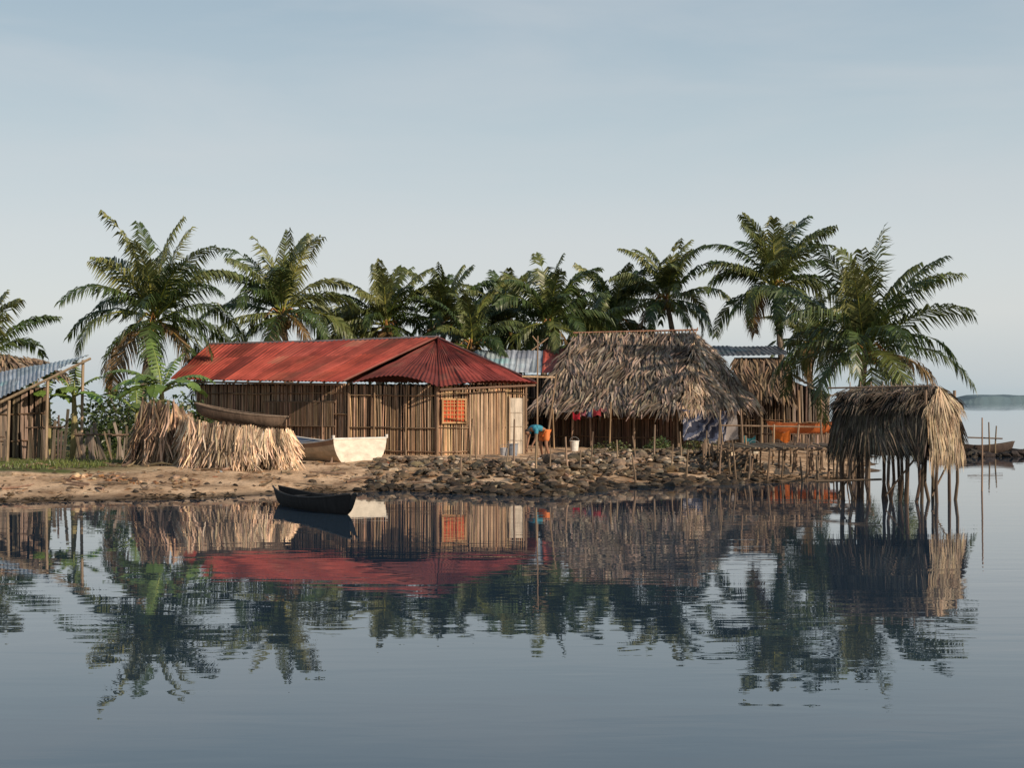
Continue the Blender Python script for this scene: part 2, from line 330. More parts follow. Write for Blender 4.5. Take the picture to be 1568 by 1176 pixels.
for z in(1.62,1.75,1.88,2.02,2.12): s.box(wp(.53,z,.05),(.76,.015,.02),(.45,.25,.11),rot)
s.build('lattice_window',[M_wood],g)
s=MB()
s.box(wp(2.78,1.35,.0),(.5,.04,1.85),(.46,.4,.33),rot); 
for u in (2.52,3.04): s.box(wp(u,1.37,.02),(.05,.06,1.95),(.3,.22,.15),rot)
for z in(.9,1.35,1.8): s.box(wp(2.78,z,.03),(.47,.02,.03),(.36,.3,.24),rot)
for i in range(24): s.tube([wp(1.1+i*.057,.35,.03),wp(1.1+i*.057+U(-.02,.02),2.5+U(-.06,.06),.03)],U(.018,.026),cj((.46,.32,.21),.35),5)
s.build('plank_door',[M_wood],g)
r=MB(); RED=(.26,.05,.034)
Ae=(-12.0,50.0,2.95);A2e=(-5.4,45.55,2.80);Be=(-2.25,44.35,2.62);Ce=(.75,46.0,2.78);De=(.9,51.8,2.8);Fe=(-9.6,55.9,2.95);R1=(-11.2,52.6,4.28);R2=(-2.55,48.4,4.36)
corr(r,Ae,A2e,R1,R2,col=RED,var=.35,sheet=4)
lo_=V((0,.05,-.1))
corr(r,V(A2e)+V((.25,.1,-.06)),Be,V(R2)+lo_,V(R2)+lo_,col=(.14,.033,.026),var=.2,sag=-.3,nv=8)  # shade on this left hip panel painted in as a darker red
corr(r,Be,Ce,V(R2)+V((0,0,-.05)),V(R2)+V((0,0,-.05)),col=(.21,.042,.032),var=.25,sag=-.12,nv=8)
corr(r,Ce,De,R2,R2,col=RED); corr(r,De,Fe,R2,R1,col=RED)
r.build('corrugated_red_roof',[M_metal_red],g)
r=MB(); r.tube([R1,V(R1).lerp(V(R2),.5)+V((0,0,-.03)),R2],.06,(.16,.13,.13),6)
r.tube([V(R2),V(Ce)+V((0,0,.03))],.035,(.12,.06,.055),5); 
r.tube([V(A2e)+V((0,0,.02)),V(R2)],.03,(.16,.06,.045),5)
for a,b in((Ae,A2e),(Be,Ce)):
    a,b=V(a),V(b); r.tube([a+V((0,.08,-.09)),b+V((0,.08,-.09))],.035,(.16,.1,.07),5)
for i in range(14):
    p=V(Ae).lerp(V(A2e),(i+.5)/14); r.tube([p+V((0,.0,-.06)),p+V((.45,.95,.38))],.03,(.2,.13,.08),4)
r.face([Ae,Fe,R1],(.12,.08,.05))
r.build('ridge_cap_and_eaves',[M_metal_grey],g)

# --- thatched hut
g=group('thatched_hut'); G2=.44
a=(1.45,54);k=(6.0,51.2);c=(8.75,53.6);bk=(4.4,58);w=MB()
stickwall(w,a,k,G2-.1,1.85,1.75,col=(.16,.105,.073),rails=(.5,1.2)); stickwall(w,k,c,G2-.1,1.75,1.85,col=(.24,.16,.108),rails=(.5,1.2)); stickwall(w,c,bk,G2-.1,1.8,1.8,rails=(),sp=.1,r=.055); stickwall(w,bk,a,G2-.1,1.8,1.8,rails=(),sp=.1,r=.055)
for x,y in((1.4,53.1),(2.2,52.5),(2.9,52.1),(4.4,51.1),(5.9,50.3),(7.4,51.4),(8.8,52.7)): w.tube([(x,y,.3),(x+U(-.1,.1),y,2.15)],.04,cj((.24,.165,.11),.3),6)
w.build('stick_walls',[M_wood],g)
t=MB()
e0=(.95,53.2,2.02);e1=(5.95,50.1,1.85);e2=(9.05,52.8,2.12);e3=(5.2,60,2.0);e4=(.8,58.5,2.0);t0=(2.6,56.6,4.85);t1=(7.1,55.2,4.88)
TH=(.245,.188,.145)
thatch(t,e0,e1,t0,t1,22,26,.75,.062,TH,.5,lift=.08,shag=.35); thatch(t,e1,e2,t1,t1,22,28,.7,.062,(.38,.285,.205),.45,shag=.45); thatch(t,e2,e3,t1,t1,10,10,.9,.1,TH); thatch(t,e3,e4,t1,t0,10,8,.9,.12,TH); thatch(t,e4,e0,t0,t0,12,14,.8,.09,TH)  # sunlit right hip painted as a paler thatch colour
t.build('palm_thatch_roof',[M_thatch],g)
t=MB(); t.tube([V(t0)+V((-.15,.05,.04)),V(t1)+V((.12,-.02,.06))],.04,(.33,.16,.1),6)
for i in range(34):
    p=V(t0).lerp(V(t1),(i+.5)/34); t.tube([p+V((U(-.1,.1),-.28,-.15)),p+V((0,0,.07)),p+V((U(-.1,.1),.3,-.15))],.02,cj((.26,.19,.13),.3),4)
for s_ in(-.2,.2): t.tube([V(t1)+V((s_,-.5,-.5)),V(t1)+V((-s_*.6,.05,.15))],.022,(.25,.15,.1),5)
t.build('ridge_poles',[M_wood],g)

def cloth(name,p0,p1,ztop,zbot,colf,amp=.05,nx=26,nz=14,ragged=.08,wav=9,parent=None):
    c_=MB(); p0=V((p0[0],p0[1],0));p1=V((p1[0],p1[1],0)); n=V((p1.y-p0.y,-(p1.x-p0.x),0)).normalized(); rows=[]
    ph=U(0,6)
    for j in range(nz+1):
        v=j/nz; r_=[]
        for i in range(nx+1):
            u=i/nx; zt=ztop-.12*math.sin(u*math.pi); zb=zbot+ragged*math.sin(u*7+ph); r_.append(p0.lerp(p1,u)+n*(amp*(.3+v)*math.sin(u*wav*2+ph+v*1.5)+amp*.6*noise.noise(V((u*5,v*5,ph))))+V((0,0,lerp(zt,zb,v))))
        rows.append(r_)
    c_.grid(rows,lambda i,j:colf(i/nx,j/nz)); return c_.build(name,[M_cloth],parent,True)
def tarp(u,v):
    k=(u*5+v*2.2+.5*noise.noise(V((u*6,v*6,0))))%1
    if u>.82: return (.2,.18,.175)
    return (.025,.03,.05) if k<.5 else ((.06,.075,.125) if k<.82 else (.24,.23,.25))
cloth('hanging_tarpaulin',(5.95,49.95),(8.15,51.6),1.9,.72,tarp,.09,60,24)
g=group('washing_line'); l=MB(); l.tube([(1.5,50.6,1.75),(2.4,50.2,1.85),(3.4,49.6,2.05)],.008,(.3,.3,.28),4); l.tube([(3.4,49.6,.4),(3.45,49.6,2.15)],.03,(.25,.17,.1),6); l.tube([(1.5,50.6,.4),(1.45,50.6,1.9)],.03,(.25,.17,.1),6); l.build('line_and_poles',[M_wood],g)
for i,(x0,x1,cc,dz) in enumerate([(2.15,2.4,(.45,.03,.05),.3),(2.42,2.6,(.3,.1,.12),.22),(2.65,2.8,(.06,.09,.16),.3),(2.84,3.1,(.35,.05,.06),.28),(3.12,3.3,(.38,.18,.17),.2)]):
    yy=lambda x:50.6-(x-1.5)*.53; z=1.78+(x0-2.0)*.19; cloth('garment_%d'%i,(x0,yy(x0)),(x1,yy(x1)),z,z-dz,lambda u,v,cc=cc:cc,.02,8,6,.03,3,g)

# --- stilt hut over the water
g=group('thatched_stilt_hut'); w=MB()
FL=V((7.15,31.2,0));FR=V((8.75,30.1,0));BR=V((9.8,31.5,0));BL=V((8.1,32.9,0))
def quadp(u,v): return FL.lerp(FR,u).lerp(BL.lerp(BR,u),v)
for i in range(6):
    for j in range(4):
        if R.random()<.12 and 0<i<5: continue
        p=quadp(i/5+U(-.05,.05),j/3+U(-.06,.06)); w.tube([p+V((U(-.16,.16),U(-.1,.1),-.5)),p+V((U(-.04,.04),0,.4)),p+V((0,0,1.15))],[.042,.036,.032],cj((.10,.07,.05),.35),6)
for v in(0,.5,1): w.tube([quadp(-.04,v)+V((0,0,1.05)),quadp(1.04,v)+V((0,0,1.05))],.035,(.15,.1,.07),5)
for i in range(18): w.tube([quadp(i/17,-.05)+V((0,0,1.11)),quadp(i/17,1.05)+V((0,0,1.11))],.032,cj((.2,.14,.1),.3),5)
for p,q in(((0,0),(.3,0)),((.55,0),(.9,0)),((1,.2),(1,.9))): w.tube([quadp(*p)+V((0,0,.15)),quadp(*q)+V((0,0,1.0))],.022,(.13,.09,.06),5)
w.tube([quadp(0,0)+V((-.5,0,.42)),quadp(.5,0)+V((0,-.05,.5))],.025,(.17,.12,.08),5)
w.tube([quadp(-.1,-.05)+V((0,0,2.47)),quadp(1.05,-.05)+V((0,0,2.5))],.02,(.2,.14,.1),5)
for u,v in((0,0),(1,0),(1,1),(0,1),(.5,0),(.5,1)): w.tube([quadp(u,v)+V((0,0,1)),quadp(u,v)+V((0,0,2.42 if u else 2.36))],.035,(.2,.14,.1),6)
for i in range(7):
    p=quadp(.15+i*.12,-.02); w.tube([p+V((0,0,2.38)),p+V((U(-.05,.05),-.05,2.6))],.012,(.3,.22,.15),4)
w.build('stilts_and_floor',[M_wood],g)
t=MB()
ctr=(FL+FR+BL+BR)/4
def exp_(p,k,z): q=ctr+(p-ctr)*k; return V((q.x,q.y,z))
DK=(.125,.103,.08)  # shaded sides: darkness put into the thatch colour
for (P,Q,cl,zb) in((FL,FR,DK,1.35),(FR,BR,(.40,.31,.215),1.15),(BR,BL,DK,1.3),(BL,FL,DK,1.35)):  # sun-facing right side has its brightness painted in as paler thatch
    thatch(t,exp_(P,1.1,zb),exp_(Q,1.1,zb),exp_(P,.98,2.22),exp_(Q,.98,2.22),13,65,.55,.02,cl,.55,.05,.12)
thatch(t,exp_(FL,1.03,2.12),exp_(FR,1.03,2.14),exp_(FL.lerp(BL,.4),.88,2.46),exp_(FR.lerp(BR,.4),.95,2.5),10,65,.5,.02,(.125,.102,.08),.5,.05,.12)
thatch(t,exp_(FL,.98,2.3),exp_(FR,.98,2.32),exp_(FL.lerp(BL,.5),.86,2.5),exp_(FR.lerp(BR,.5),.93,2.54),6,60,.6,.02,(.15,.12,.095),.5,.06,.2)
thatch(t,exp_(BL,1.1,2.15),exp_(BR,1.1,2.15),exp_(FL.lerp(BL,.5),.9,2.5),exp_(FR.lerp(BR,.5),.95,2.52),7,25,.5,.04,DK,.3,.03,.1)
thatch(t,exp_(FR,1.03,2.1),exp_(BR,1.03,2.12),exp_(FR.lerp(BR,.5),.93,2.52),exp_(FR.lerp(BR,.5),.93,2.521),9,65,.55,.022,(.42,.33,.235),.45,.05,.15)  # right cap, sunlight painted into its paler thatch colour
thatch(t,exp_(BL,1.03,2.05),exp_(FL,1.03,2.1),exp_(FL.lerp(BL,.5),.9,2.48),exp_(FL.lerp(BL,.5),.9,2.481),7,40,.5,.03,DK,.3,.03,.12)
t.build('hanging_thatch',[M_thatch],g)

# --- left shack
g=group('metal_roofed_shack')
r=MB(); Ax=V((-12.55,42,3.52)); E=V((-14.4,40,2.25)); T=V((-16.3,45.2,3.08))
E2=Ax+(E-Ax)*1.3; corr(r,E2,Ax,T+(T-Ax)*.25,Ax+V((-.02,.3,.03)),period=.14,col=(.28,.32,.36),var=.25)
r.build('galvanised_roof',[M_metal_grey],g)
w=MB()
stickwall(w,(-17,42.6),(-13.9,42.3),.4,1.9,2.2,.1,.055,(.24,.18,.13),rails=(.6,1.4),hgap=.12)
w.tube([E2+V((0,.1,-.08)),Ax+V((.1,0,-.08))],.04,(.2,.15,.1),5)
for x,y,z in((-14.3,40.3,2.2),(-13.5,41.2,2.8),(-12.75,42.1,3.4),(-15.4,41.5,2.2)): w.tube([(x,y,.3),(x+.05,y,z)],.045,(.3,.22,.15),6)
w.build('posts_and_walls',[M_wood],g)
t=MB(); thatch(t,(-18,46.5,3.2),(-14.2,46,2.9),(-17.8,48,3.9),(-15.6,47.6,3.55),8,14,.7,.07,(.25,.18,.12)); t.build('rear_thatch',[M_thatch],g)
def plank_fence(name,pts,h,z0=.35,wd=.11,col=(.17,.13,.10),lean=.12):
    w=MB()
    for (a,b) in zip(pts,pts[1:]):
        a,b=V((a[0],a[1],0)),V((b[0],b[1],0)); L=(b-a).length; n=int(L/(wd*.95)); d=(b-a)/L
        for i in range(n):
            p=a+d*(i+.5)*L/n; hh=h*U(.7,1.15); l=U(-lean,lean)+.25*noise.noise(p*1.1); up=(V((0,0,1))+d*l).normalized(); nn=d.cross(up).normalized()
            M=Matrix(((up.cross(nn)).normalized(),nn,up)).transposed()
            w.box(p+up*hh/2+nn*U(-.02,.02)+V((0,0,z0-.1)),(wd*U(.5,.98),.022,hh),cj(col,.5),mat=M)
        w.tube([a+V((0,-.05,z0+h*.7)),b+V((0,-.05,z0+h*.72))],.025,(.15,.1,.07),5)
    w.build(name,[M_wood])
plank_fence('plank_fence',[(-14.2,41.6),(-13.0,41.3)],1.5,wd=.09); plank_fence('plank_fence',[(-12.8,41.6),(-11.6,41.3),(-10.6,42.0)],1.2,lean=.3,wd=.09)
plank_fence('plank_fence',[(-16.5,41.2),(-14.6,41.0)],1.1)

# --- rear buildings
g=group('grey_metal_roofed_house'); r=MB()
corr(r,(-1.8,55.4,3.3),(1.15,55.4,3.28),(-1.6,57.2,4.2),(1.25,57,4.22),period=.2,col=(.26,.30,.34),var=.25,sheet=3)
corr(r,(1.17,55.3,3.27),(1.95,55.3,3.3),(1.27,57,4.23),(2.2,57,4.3),period=.2,col=(.3,.06,.045),var=.22,sheet=3)
r.build('sheet_roof',[M_metal_grey],g); w=MB(); stickwall(w,(-1.6,55.7),(2.0,55.7),.4,2.8,2.8,.09,.04,(.15,.1,.07)); stickwall(w,(2.0,55.7),(2.2,57.4),.4,2.8,2.8,.09,.04); w.build('stick_walls',[M_wood],g)
g=group('dark_roofed_thatched_house'); r=MB()
corr(r,(8.3,58.3,4.0),(11.3,57.4,4.05),(8.4,60.5,4.5),(11.1,60.2,4.52),period=.2,col=(.09,.095,.11),var=.2)
corr(r,(11.1,58.6,3.55),(13.0,57.5,2.35),(11.3,61,3.6),(13.4,60.2,2.4),period=.2,col=(.1,.11,.125),var=.2)
r.build('dark_sheet_roof',[M_metal_grey],g)
t=MB(); thatch(t,(8.9,57.2,2.45),(11.1,56.6,2.5),(9.1,58.3,4.0),(10.9,57.9,4.0),11,16,.7,.07,(.2,.14,.095)); thatch(t,(11.1,56.6,2.4),(11.6,58.6,2.4),(10.9,57.9,3.9),(11.4,59,3.9),11,16,.7,.07,(.16,.115,.08)); t.build('thatch_skirt',[M_thatch],g)
w=MB(); stickwall(w,(8.9,57.7),(11.2,57.3),.4,2.3,2.3,.09,.04,(.1,.07,.05),rails=(1.,)); stickwall(w,(11.25,58.3),(12.9,58.0),.4,2.7,2.0,.1,.045,(.2,.15,.12),rails=(.9,)); stickwall(w,(12.9,58),(13.2,60),.4,2.0,2.0,.1,.045,(.3,.24,.18),rails=())
for x in(9.0,9.9,10.8,11.4,12.2): w.tube([(x,56.3,.3),(x+U(-.1,.1),56.2,2.6)],.05,cj((.24,.16,.1),.2),6)
w.build('stick_walls',[M_wood],g)
plank_fence('plank_fence',[(8.9,54.8),(10.5,54.2),(12.2,55)],.8,col=(.14,.1,.075))

# ---------------------------------------------------------------- boats
def hull(name,L,B,Hh,pos,heading,out,inn,rim,stern='double',sheer=.35,n=22,roll=0,mat_=None,thw=(.3,.55,.75),stripe=None,parent=None,thwc=None,side_out=None):
    s=MB(); m_=8; M=Matrix.Translation(V(pos))@Matrix.Rotation(heading,4,'Z')@Matrix.Rotation(roll,4,'Y'); O=[];I=[]
    for i in range(n+1):
        q=i/n
        if stern=='double': b_=B/2*max(.02,math.sin(math.pi*(.02+.96*q)))**.6
        else: b_=B/2*(.86+.14*math.sin(min(q/.4,1)*math.pi/2)) if q<.45 else B/2*max(.015,1-((q-.45)/.55)**2.3)
        e=abs(q-.45)/.55; gz=Hh*(1+sheer*e**2.2); kz=Hh*(.45*max(0,(q-.7)/.3)**3+(.45*max(0,(.25-q)/.25)**3 if stern=='double' else 0))
        ro=[];ri=[]
        for j in range(-m_,m_+1):
            th=j/m_*math.pi/2; sy=math.copysign(abs(math.sin(th))**.75,th); cz=(1-math.cos(th))**.85
            x=q*L; z=kz+(gz-kz)*cz; x+=(.12*L*.4)*(cz-.3)*max(0,(q-.6)/.4)**3 - ((.12*L*.4)*(cz-.3)*max(0,(.3-q)/.3)**3 if stern=='double' else 0)
            ro.append(M@V((x,b_*sy,z))); ri.append(M@V((x,b_*sy*.88,max(z,kz+.05) if abs(j)<m_ else z)))
        O.append(ro);I.append(ri)
    def oc(i,j):
        k=min(i,2*m_-1-i)
        if stripe and k==0: return stripe
        return cj(side_out or out,.06)
    s.grid(O,oc); s.grid(I,lambda i,j:inn)
    for side in(0,-1):
        s.grid([[O[i][side]+V((0,0,.012)),I[i][side]+V((0,0,.012))] for i in range(n+1)],rim)
        s.tube([O[i][side] for i in range(n+1)],.022,rim,5)
    if stern!='double':
        s.face(O[0],out); s.face([p+(O[1][0]-O[0][0])*.12 for p in I[0]],inn); s.tube([O[0][0],O[0][-1]],.03,rim,5)
        for sd in(0,-1): s.tube([O[0][sd]+V((0,0,-.0)),O[0][sd]+V((0,0,.1))],.045,rim,6)
    for q in thw:
        i=int(q*n); a_=I[i][0]; b_=I[i][-1]; dd=(M.to_3x3()@V((1,0,0))).normalized()*.11; z=V((0,0,-.05)); s.face([a_-dd+z,b_-dd+z,b_+dd+z,a_+dd+z],thwc or rim); z=V((0,0,-.08)); s.face([a_-dd+z,b_-dd+z,b_+dd+z,a_+dd+z],thwc or rim)
    return s.build(name,[mat_ or M_paint],parent)
hull('white_wooden_boat',5.2,2.1,.74,(-4.3,40.35,.2),math.radians(130),(.62,.56,.47),(.10,.14,.22),(.66,.62,.57),'transom',.38,stripe=(.3,.17,.1),side_out=(.55,.41,.27))
hull('dugout_canoe',3.75,.68,.36,(-5.0,30.4,-.1),math.radians(-59),(.022,.02,.02),(.03,.026,.024),(.05,.045,.042),'double',.45,mat_=M_wood)
hull('dugout_canoe',2.6,.5,.3,(-6.1,37.9,1.42),math.radians(163),(.15,.1,.07),(.1,.07,.05),(.22,.155,.11),'double',.3,mat_=M_wood,roll=-.12)
hull('orange_canoe',2.6,.6,.35,(9.3,51.5,1.0),math.radians(-3),(.42,.11,.03),(.3,.08,.03),(.4,.12,.04),'double',.35)
hull('dugout_canoe',2.3,.55,.32,(17.7,56.5,.08),math.radians(8),(.05,.035,.03),(.05,.035,.03),(.08,.06,.05),'double',.5,mat_=M_wood)
w=MB()
for x,y,z in((-6.5,38.0,1.5),(-8.0,38.4,1.65)): w.tube([(x-.05,y,.2),(x,y,z)],.04,(.22,.16,.11),6); w.tube([(x-.05,y+.5,.2),(x,y+.5,z)],.04,(.22,.16,.11),6); w.tube([(x,y-.15,z-.08),(x,y+.65,z-.08)],.035,(.22,.16,.11),6)
for x,y in((9.8,51.2),(11.3,51.2)): w.tube([(x,y,.3),(x,y,1.05)],.04,(.2,.14,.1),6); w.tube([(x,y+.7,.3),(x,y+.7,1.05)],.04,(.2,.14,.1),6);w.tube([(x,y-.1,1.0),(x,y+.8,1.0)],.035,(.2,.14,.1),6)
w.build('canoe_trestles',[M_wood])

# ---------------------------------------------------------------- palm leaf fences
def leaf_fence(name,pts,hs,col,dens=42,lean=.12,sw=.026,bulge=.25):
    t=MB()
    for k_ in range(len(pts)-1):
        a,b=V((*pts[k_],0)),V((*pts[k_+1],0)); L=(b-a).length; d=(b-a)/L; n=V((d.y,-d.x,0))
        if n.y>0:n=-n
        for i in range(int(L*dens)):
            u=R.random(); p=a+d*L*u; h=lerp(hs[k_],hs[k_+1],u); g_=max(H(p.x,p.y),0); kk=noise.noise(V((p.x*2.6,p.y*2.6,1)))
            tier=R.random(); top=g_+h*(U(.82,1.0)+.12*kk if tier<.3 else U(.35,.95)); l=U(.3,.7)*h; rel=(top-g_)/h
            off=n*(.05+bulge*(1-rel)*U(.3,1)+.08*kk)
            q=p+V((0,0,top))+off; dd=(V((0,0,-1))+d*(kk*.6+.5*noise.noise(V((p.x*3,p.y*3,top*3)))+U(-lean,lean))+n*U(0,.3)).normalized()
            m1=q+dd*l*.5; e=m1+(dd+n*U(-.4,.4)+d*U(-.35,.35)).normalized()*l*.5
            if e.z<g_-.05: e.z=g_-.03
            if m1.z<g_: m1.z=g_
            c_=cj(col,.45); kx=max(.15,1+kk*1.1+noise.noise(V((p.x*5,p.y*5,top*3.5)))*1.3); t.strip([q,m1,e],[sw,sw*1.6,sw*.4],(d+n*U(-1,1)).normalized(),(c_[0]*kx,c_[1]*kx,c_[2]*kx))
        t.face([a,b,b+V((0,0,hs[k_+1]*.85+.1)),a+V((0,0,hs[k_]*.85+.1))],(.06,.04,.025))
        for u in(.1,.5,.9):
            p=a+d*L*u; t.tube([p,p+V((U(-.05,.05),0,lerp(hs[k_],hs[k_+1],u)*1.15+.2))],.025,(.2,.14,.09),5)
    t.build(name,[M_thatch])
leaf_fence('palm_leaf_fence',[(-8.9,38.2),(-8.3,37.0),(-7.4,36.5),(-6.4,36.6),(-5.75,37.3),(-5.9,38.5)],[1.3,1.25,1.2,1.1,1.0,.9],(.48,.355,.25),560,.2,.032)
leaf_fence('palm_leaf_fence',[(-10.4,39.9),(-9.9,38.5),(-9.1,38.0),(-8.7,38.6)],[1.35,1.75,1.75,1.45],(.26,.175,.12),450,.4,.036,.45)

# ---------------------------------------------------------------- stones
bm=bmesh.new(); bmesh.ops.create_icosphere(bm,subdivisions=2,radius=1); bv=[v.co.copy() for v in bm.verts]; bf=[[v.index for v in f.verts] for f in bm.faces]; bm.free()
def stones(name,n,fpos,smin,smax,cols,flat=1.0):
    s=MB()
    for i in range(n):
        p=fpos()
        if p is None: continue
        q=U(smin,smax)*(.6+.9*R.random()**3); sx_,sy_,sz_=q*U(.8,1.5),q*U(.8,1.2),q*U(.4,.8)*flat; o_=V((U(0,99),U(0,99),U(0,99))); ro=Matrix.Rotation(U(0,6),3,'Z')@Matrix.Rotation(U(-.5,.5),3,'X'); c_=cj(R.choice(cols),.35)
        kz=max(.28,min(1,.28+(p.z-.1)*2.6)) if p.z<.4 else 1
        c_=(c_[0]*kz,c_[1]*kz,c_[2]*kz)
        b0=len(s.v)
        for v in bv:
            k=1+.45*noise.noise(v*1.1+o_)+.15*noise.noise(v*3+o_); w_=ro@V((v.x*sx_*k,v.y*sy_*k,v.z*sz_*k)); s.v.append(tuple(w_+p))
        for f in bf: s.f.append(tuple(b0+k for k in f)); s.c.append(c_); s.m.append(0)
    s.build(name,[M_stone])
SC=[(.17,.12,.08),(.12,.088,.06),(.07,.052,.037),(.26,.19,.13),(.09,.07,.048),(.13,.095,.06),(.36,.28,.2)]
def f1():
    x=U(-3.8,1.2); d_=U(-.35,6.0); y=shore(x)+d_
    if x<-1.5 and R.random()<.6 and d_<3+(-1.5-x)*1.2: return None
    if noise.noise(V((x*1.1,y*1.1,8)))>.22: return None
    return V((x,y,H(x,y)+U(-.03,.12)*(1 if d_>2 else .6)))
stones('rock_revetment',1600,f1,.05,.14,SC,.8)
def f2():
    x=U(.9,7.1); d_=U(-.3,7.5); y=shore(x)+d_
    if noise.noise(V((x*1.1,y*1.1,8)))>.3: return None
    return V((x,y,H(x,y)+U(-.02,.24)*sstep(d_/5)))
stones('rock_revetment',2100,f2,.055,.16,SC,.8)
def f3():
    x=U(-18,10); d_=U(-.3,3.5)**1; y=shore(x)+d_
    if x>-4 and x<6: return None
    return V((x,y,H(x,y)+.01))
stones('scattered_stones',260,f3,.025,.09,SC)
def f4():
    x=U(15.9,21); y=55.5+U(-.5,1.1)+.1*(x-16); return V((x,y,U(-.03,.1)))
stones('rock_shoal',130,f4,.1,.3,[(.1,.08,.07),(.15,.12,.1)])

# leaf litter / seaweed, driftwood
t=MB()
for i in range(6500):
    x=U(-17,9.5); d_=U(.0,9) if R.random()<.7 else U(-.1,.8); y=shore(x)+d_
    if noise.noise(V((x*.8,y*.8,4)))<-.12: continue
    z=max(H(x,y),0)+.015+(U(0,.12) if -3.5<x<7 and d_>1 else 0); q=U(.03,.11); a_=U(0,6.28); dd=V((math.cos(a_),math.sin(a_),U(-.1,.3))); sd=V((-math.sin(a_),math.cos(a_),U(-.4,.4))); k_=R.random()
    col=(.3,.17,.08) if k_<.35 else (.10,.065,.04) if k_<.87 else (.45,.36,.25) if k_<.96 else R.choice([(.5,.5,.48),(.1,.3,.35),(.5,.13,.05)])
    if d_<.8: col=(.045,.032,.018)
    t.strip([V((x,y,z)),V((x,y,z))+dd*q,V((x,y,z))+dd*q*1.8],[q*.3,q*.6,0.01],sd,cj(col,.3))
t.build('leaf_litter',[M_thatch])
t=MB()
for i in range(140):
    x=U(-17,7.5); y=shore(x)+U(.8,7.5); a_=U(0,3.14); l=U(.2,1.1); z=H(x,y)+.04; dv=V((math.cos(a_),math.sin(a_)*.6,0))*l/2; t.tube([V((x,y,z))-dv,V((x,y,z+U(0,.06))),V((x,y,z+U(-.02,.16)))+dv],[.035,.03,.012],cj((.18,.125,.085),.5),5)
t.tube([(-13.6,34.6,.35),(-12,34.2,.42),(-10.9,34.5,.36)],[.06,.08,.05],(.3,.22,.15),7)
t.build('driftwood',[M_wood])
def f5():
    x=U(-10.6,-7.4); y=33.9+U(-.35,.35)+.15*math.sin(x*3); return V((x,y,H(x,y)+.02))
stones('coconut_husks',85,f5,.04,.085,[(.36,.17,.07),(.26,.14,.08),(.46,.33,.2),(.14,.09,.06)])
t=MB()
for i in range(6500):
    x=U(-20,-8.6); y=U(36.5,46) if R.random()<.6 else U(35.8,39)
    if noise.noise(V((x*.6,y*.6,9)))<-.08 or (x>-10.6 and y<41): continue
    z=H(x,y); h=U(.05,.2); t.strip([(x,y,z),(x+U(-.04,.04),y,z+h*.6),(x+U(-.1,.1),y,z+h)],[.02,.016,0],(1,U(-.6,.6),0),cj((.11,.135,.035),.4))
t.build('grass',[M_leaf])

# ---------------------------------------------------------------- poles, piers
w=MB()
def pole(x,y,z1,dx=0,r=.028,col=(.2,.14,.095),dy=0,z0=None):
    b0=V((x,y,min(H(x,y),0.3)-.25 if z0 is None else z0)); e=V((x+dx,y+dy,z1)); w.tube([b0,b0.lerp(e,.5)+V((U(-.03,.03),0,0)),e],[r,r*.9,r*.7],cj(col,.25),6)
pole(.78,43,4.15,.0,.03); w.tube([(.6,43,3.72),(.78,43,3.85),(1.1,43,4.1)],.018,(.3,.2,.12),5); w.tube([(.78,43,3.95),(.62,43,4.15)],.018,(.3,.2,.12),5)
pole(.95,43.2,3.0,.4,.035,(.3,.2,.12)); w.tube([(.3,42.9,2.92),(1.3,43.1,2.9)],.03,(.4,.28,.18),6)
for x,y,z,dx in[(-1.15,38.5,1.15,.05),(-.95,39,1.5,-.05),(-.2,37.5,1.05,.12),(.05,38,1.7,.0),(.62,36,1.35,-.03),(.98,36.4,.95,.05),(1.5,37,1.25,-.08),(1.75,37.2,.9,.0),(2.1,38.5,1.35,.1),(-1.3,36,.75,.03),(-2.2,44.2,1.3,.1),(-3.3,44.5,1.2,-.1),
 (2.9,39.5,1.1,.05),(3.5,40,1.2,-.05),(4.1,41,1.5,.0),(4.35,39,1.0,.1),(4.9,41,1.3,.0),(5.4,40,1.35,.06),(6.1,41,1.6,-.05),(6.7,40.5,1.2,0),(7.3,42,1.7,.1),(4.6,37.5,.9,.0),(5.6,38.5,1.0,.1),(3.2,36.6,.8,-.1)]: pole(x,y,z,dx+U(-.06,.06),U(.022,.04))
w.build('mooring_poles',[M_wood])
w=MB()
for i in range(60):
    x=U(5.4,10.1); y=U(38.0,42.5); pole(x,y,U(.6,1.15),U(-.12,.12),U(.022,.042),(.15,.105,.072))
for y in(38.8,40,41.2,42.4): w.tube([(5.9,y,.82),(7.8,y+.1,.86),(9.9,y+.2,.84)],.035,(.18,.125,.085),6)
for i in range(44):
    x=5.9+i*.09
    if R.random()<.6: w.tube([(x,38.5+U(-.2,.4),.9),(x+U(-.05,.05),42.4+U(-.5,.2),.92)],U(.02,.03),cj((.21,.15,.1),.35),5)
for x in(6.2,6.9,7.8,8.5,9.3): pole(x,42.6,U(1.4,2.0),U(-.1,.1),.04)
w.tube([(6.2,42.6,1.45),(9.3,42.6,1.4)],.025,(.22,.15,.1),5)
w.tube([(9.8,40.3,.5),(8.0,33.2,1.08)],.04,(.2,.14,.1),6)
w.build('stick_pier',[M_wood])
w=MB()
pole(11.35,34.4,1.78,.02,.024,z0=-.6); pole(18.6,55.5,1.35,.0,.035,z0=-.4); pole(18.95,55.8,1.2,.05,.035,z0=-.4); w.tube([(17.8,55.6,.75),(19.2,55.7,.7)],.03,(.12,.09,.07),5)
w.build('channel_markers',[M_wood])

